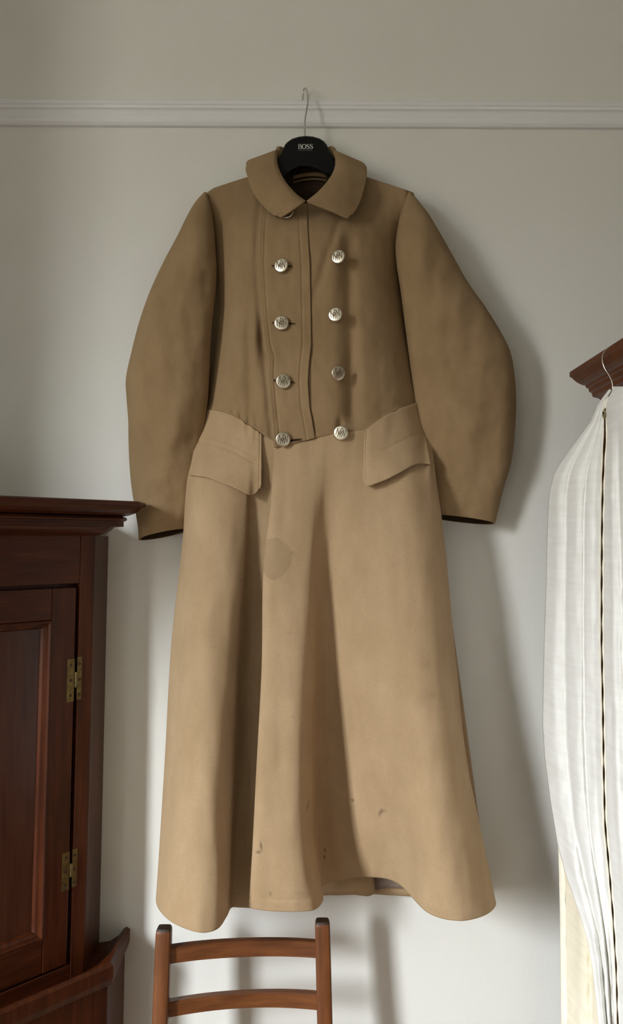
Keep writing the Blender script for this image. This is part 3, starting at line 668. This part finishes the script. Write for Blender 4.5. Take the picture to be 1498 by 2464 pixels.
def letS(): return [ribbon([(.57, .72), (.50, .92), (.33, .975), (.14, .90), (.12, .70), (.32, .54), (.54, .40), (.58, .18), (.38, .025), (.18, .06), (.08, .30)], [.05, .06, .06, .12, .17, .19, .19, .15, .07, .06, .05], 70),
                    rect(.555, .74, .60, .95), rect(.05, .05, .095, .27)]
sc = 11.5; xo = 716.5; ms = []
for fn, adv in ((letB, .82), (letO, .92), (letS, .72), (letS, .72)):
    for v_, f_ in fn():
        a = np.array(v_); pts = P(xo+a[:, 0]*sc, 358.3-a[:, 1]*sc, .0604+0*a[:, 0]); ms.append((pts, f_))
    xo += adv*sc
lt = obj('lettering', *join(*ms), M_PRINT, hb, smooth=False); solid(lt, .0002, 0)
fc = bpy.data.curves.new('lettering', 'FONT'); fc.body = 'HUGO BOSS'; fc.size = .0042; fc.align_x = 'CENTER'; fc.extrude = .0001; fc.space_character = 1.12; fc.materials.append(M_PRINT2)
tmp = bpy.data.objects.new('lettering', fc); COL.objects.link(tmp); bpy.context.view_layer.update()
fm = bpy.data.meshes.new_from_object(tmp.evaluated_get(bpy.context.evaluated_depsgraph_get())); bpy.data.objects.remove(tmp)
fo = bpy.data.objects.new('lettering', fm); COL.objects.link(fo); fo.parent = hb
fo.location = P(734, 363.4, .0604)-np.array(LOC[hgr.name]); fo.rotation_euler = (math.pi/2, 0, 0)

# ---------------------------------------------------------------- white garment cover, cream garment, wire hanger
bag = thing('garment_cover', 'white cotton garment cover with brown zip hanging from the wardrobe cornice', 'garment cover', (.43, -.3, .3))
BLF = [(938, 1464), (955, 1450), (975, 1437), (1015, 1420), (1060, 1387), (1110, 1350), (1140, 1332), (1190, 1320), (1260, 1316), (1400, 1313), (1550, 1308), (1740, 1304), (1830, 1310), (1920, 1322), (2030, 1340), (2110, 1362), (2190, 1390), (2260, 1412), (2330, 1425), (2464, 1440), (2560, 1452)]
ZL = [(938, 1470), (960, 1457), (980, 1453), (1040, 1450), (1150, 1446), (1250, 1444), (1400, 1443), (1550, 1443), (1700, 1446), (1850, 1448), (1980, 1451), (2080, 1460), (2200, 1470), (2330, 1478), (2464, 1482), (2560, 1486)]
ZR = [(y, x+(3 if y < 990 else (10 if y < 1060 else 8))) for y, x in ZL]
def bagsheet(xl, xr, dl, dr, y0, y1, folds, seed, nu=90, nv=260):
    u = np.linspace(0, 1, nu)[None, :]; v = np.linspace(0, 1, nv)[:, None]; py = y0+(y1-y0)*v+0*u
    a, b = interp(py, xl), interp(py, xr); px = a*(1-u)+b*u
    dl = interp(py, dl) if isinstance(dl, list) else dl; dr = interp(py, dr) if isinstance(dr, list) else dr
    d = dl*(1-u**.8)+dr*u**.8
    amp = sstep((py-960)/260)
    f = 0*px
    for c, w, h, sl in folds: f = f+h*gau(u, c+sl*(v-.4)+.012*nz(py, py*0, 160, 160, c*9), w)
    d = d+amp*(.62*f+.005*nz(px, py, 30, 260, seed)+.0035*nz(px, py, 16, 34, seed+2))+.006*nz(u*60, py, 12, 50, seed+4)*(1-sstep((py-960)/120))
    return px, py, d
FL = [(.20, .09, .012, .12), (.38, .05, -.013, .16), (.56, .10, .010, .12), (.70, .03, -.010, .04), (.90, .05, -.005, 0)]
DLL = [(938, .268), (975, .258), (1015, .24), (1060, .21), (1110, .17), (1190, .125), (1260, .11), (1880, .11), (2030, .15), (2110, .19), (2190, .235), (2260, .265), (2464, .285), (2560, .29)]
DLR = [(938, .278), (1900, .275), (2250, .297), (2560, .30)]
g1 = bagsheet(BLF, ZL, DLL, DLR, 938, 2560, FL, 61)
g2 = bagsheet(ZR, [(930, 1545), (1100, 1580), (1400, 1605), (2560, 1620)], [(y, d+.008) for y, d in DLR], .45, 930, 2560, [(.15, .05, .012, .1), (.3, .04, -.014, .16), (.45, .06, .012, .1), (.7, .06, -.01, 0)], 63)
for g in (g1, g2): put('cover_panel', g, M_WHITE, bag, .0012, pool=False)
for side, (g, col) in enumerate(((g1, -1), (g2, 0))):
    Q = P(g[0][:, col], g[1][:, col], g[2][:, col]+.0008)[4:]
    fixn(obj('edge_binding', *tube(Q, .0016+.0005*np.sin(np.arange(len(Q))*.6), 6), M_EDGE, bag))
yy = np.linspace(985, 2560, 120); xx = (interp(yy, ZL)+interp(yy, ZR))/2
V = np.concatenate([P(xx-6, yy, interp(yy, DLR)-.011), P(xx, yy, interp(yy, DLR)-.008), P(xx+6, yy, interp(yy, DLR)-.005)]); V = V.reshape(3, 120, 3).transpose(1, 0, 2)
solid(obj('zip_tape', V, grid_faces(120, 3), M_TAPE, bag), .001)
zp = [(1452, 988, .287), (1456, 982, .288), (1457, 1000, .288), (1453, 1008, .287), (1450, 1000, .286), (1451, 990, .286)]
zz = np.array(zp, float); fixn(obj('zip_pull', *tube(P(zz[:, 0], zz[:, 1], zz[:, 2]), .0014, 8), M_BRASS, bag))
crm = thing('cream_garment', 'cream cotton garment showing below the lifted edge of the white cover', 'garment', (.45, -.2, .3))
CLF = [(960, 1462), (1100, 1380), (1200, 1345), (1500, 1330), (1900, 1338), (2036, 1342), (2200, 1346), (2464, 1349), (2560, 1350)]
CSM = [(y, x+13) for y, x in CLF]
gc = bagsheet(CSM, [(1180, 1440), (1400, 1452), (2560, 1480)], .085, .215, 1180, 2560, [(.3, .1, .008, .05), (.5, .06, -.01, .05), (.75, .08, .008, 0)], 67, 60, 200)
put('cream_panel', gc, M_CREAM, crm, .0012, pool=False)
gh = bagsheet(CLF, [(y, x+2) for y, x in CSM], .078, .089, 1180, 2560, [(.5, .3, .003, 0)], 68, 10, 200)
put('hem_binding', gh, M_EDGE, crm, .0016, pool=False)
wh = thing('wire_hanger', 'thin wire hanger hook over the wardrobe cornice holding the white cover', 'hanger', tuple(P(1474, 930, .29)))
hk = np.array([(1475, 960, .288), (1473.5, 936, .289), (1472, 920, .290), (1464, 902, .290), (1455, 888, .289), (1449, 872, .287), (1449, 857, .285), (1455, 845, .281), (1466, 836, .277), (1482, 832, .272), (1496, 838, .267), (1502, 848, .265)], float)
hh = hermite(np.linspace(0, 1, 60), np.linspace(0, 1, len(hk)), hk); fixn(obj('hook', *tube(P(hh[:, 0], hh[:, 1], hh[:, 2]), .0012, 10), M_WIRE, wh))
sh = np.array([(1400, 1075, .15), (1440, 1000, .22), (1475, 958, .285), (1530, 1000, .35), (1600, 1080, .42)], float); hh = hermite(np.linspace(0, 1, 30), np.linspace(0, 1, 5), sh)
fixn(obj('shoulder_wire', *tube(P(hh[:, 0]+4, hh[:, 1]+8, hh[:, 2]-.012), .0012, 8), M_WIRE, wh))
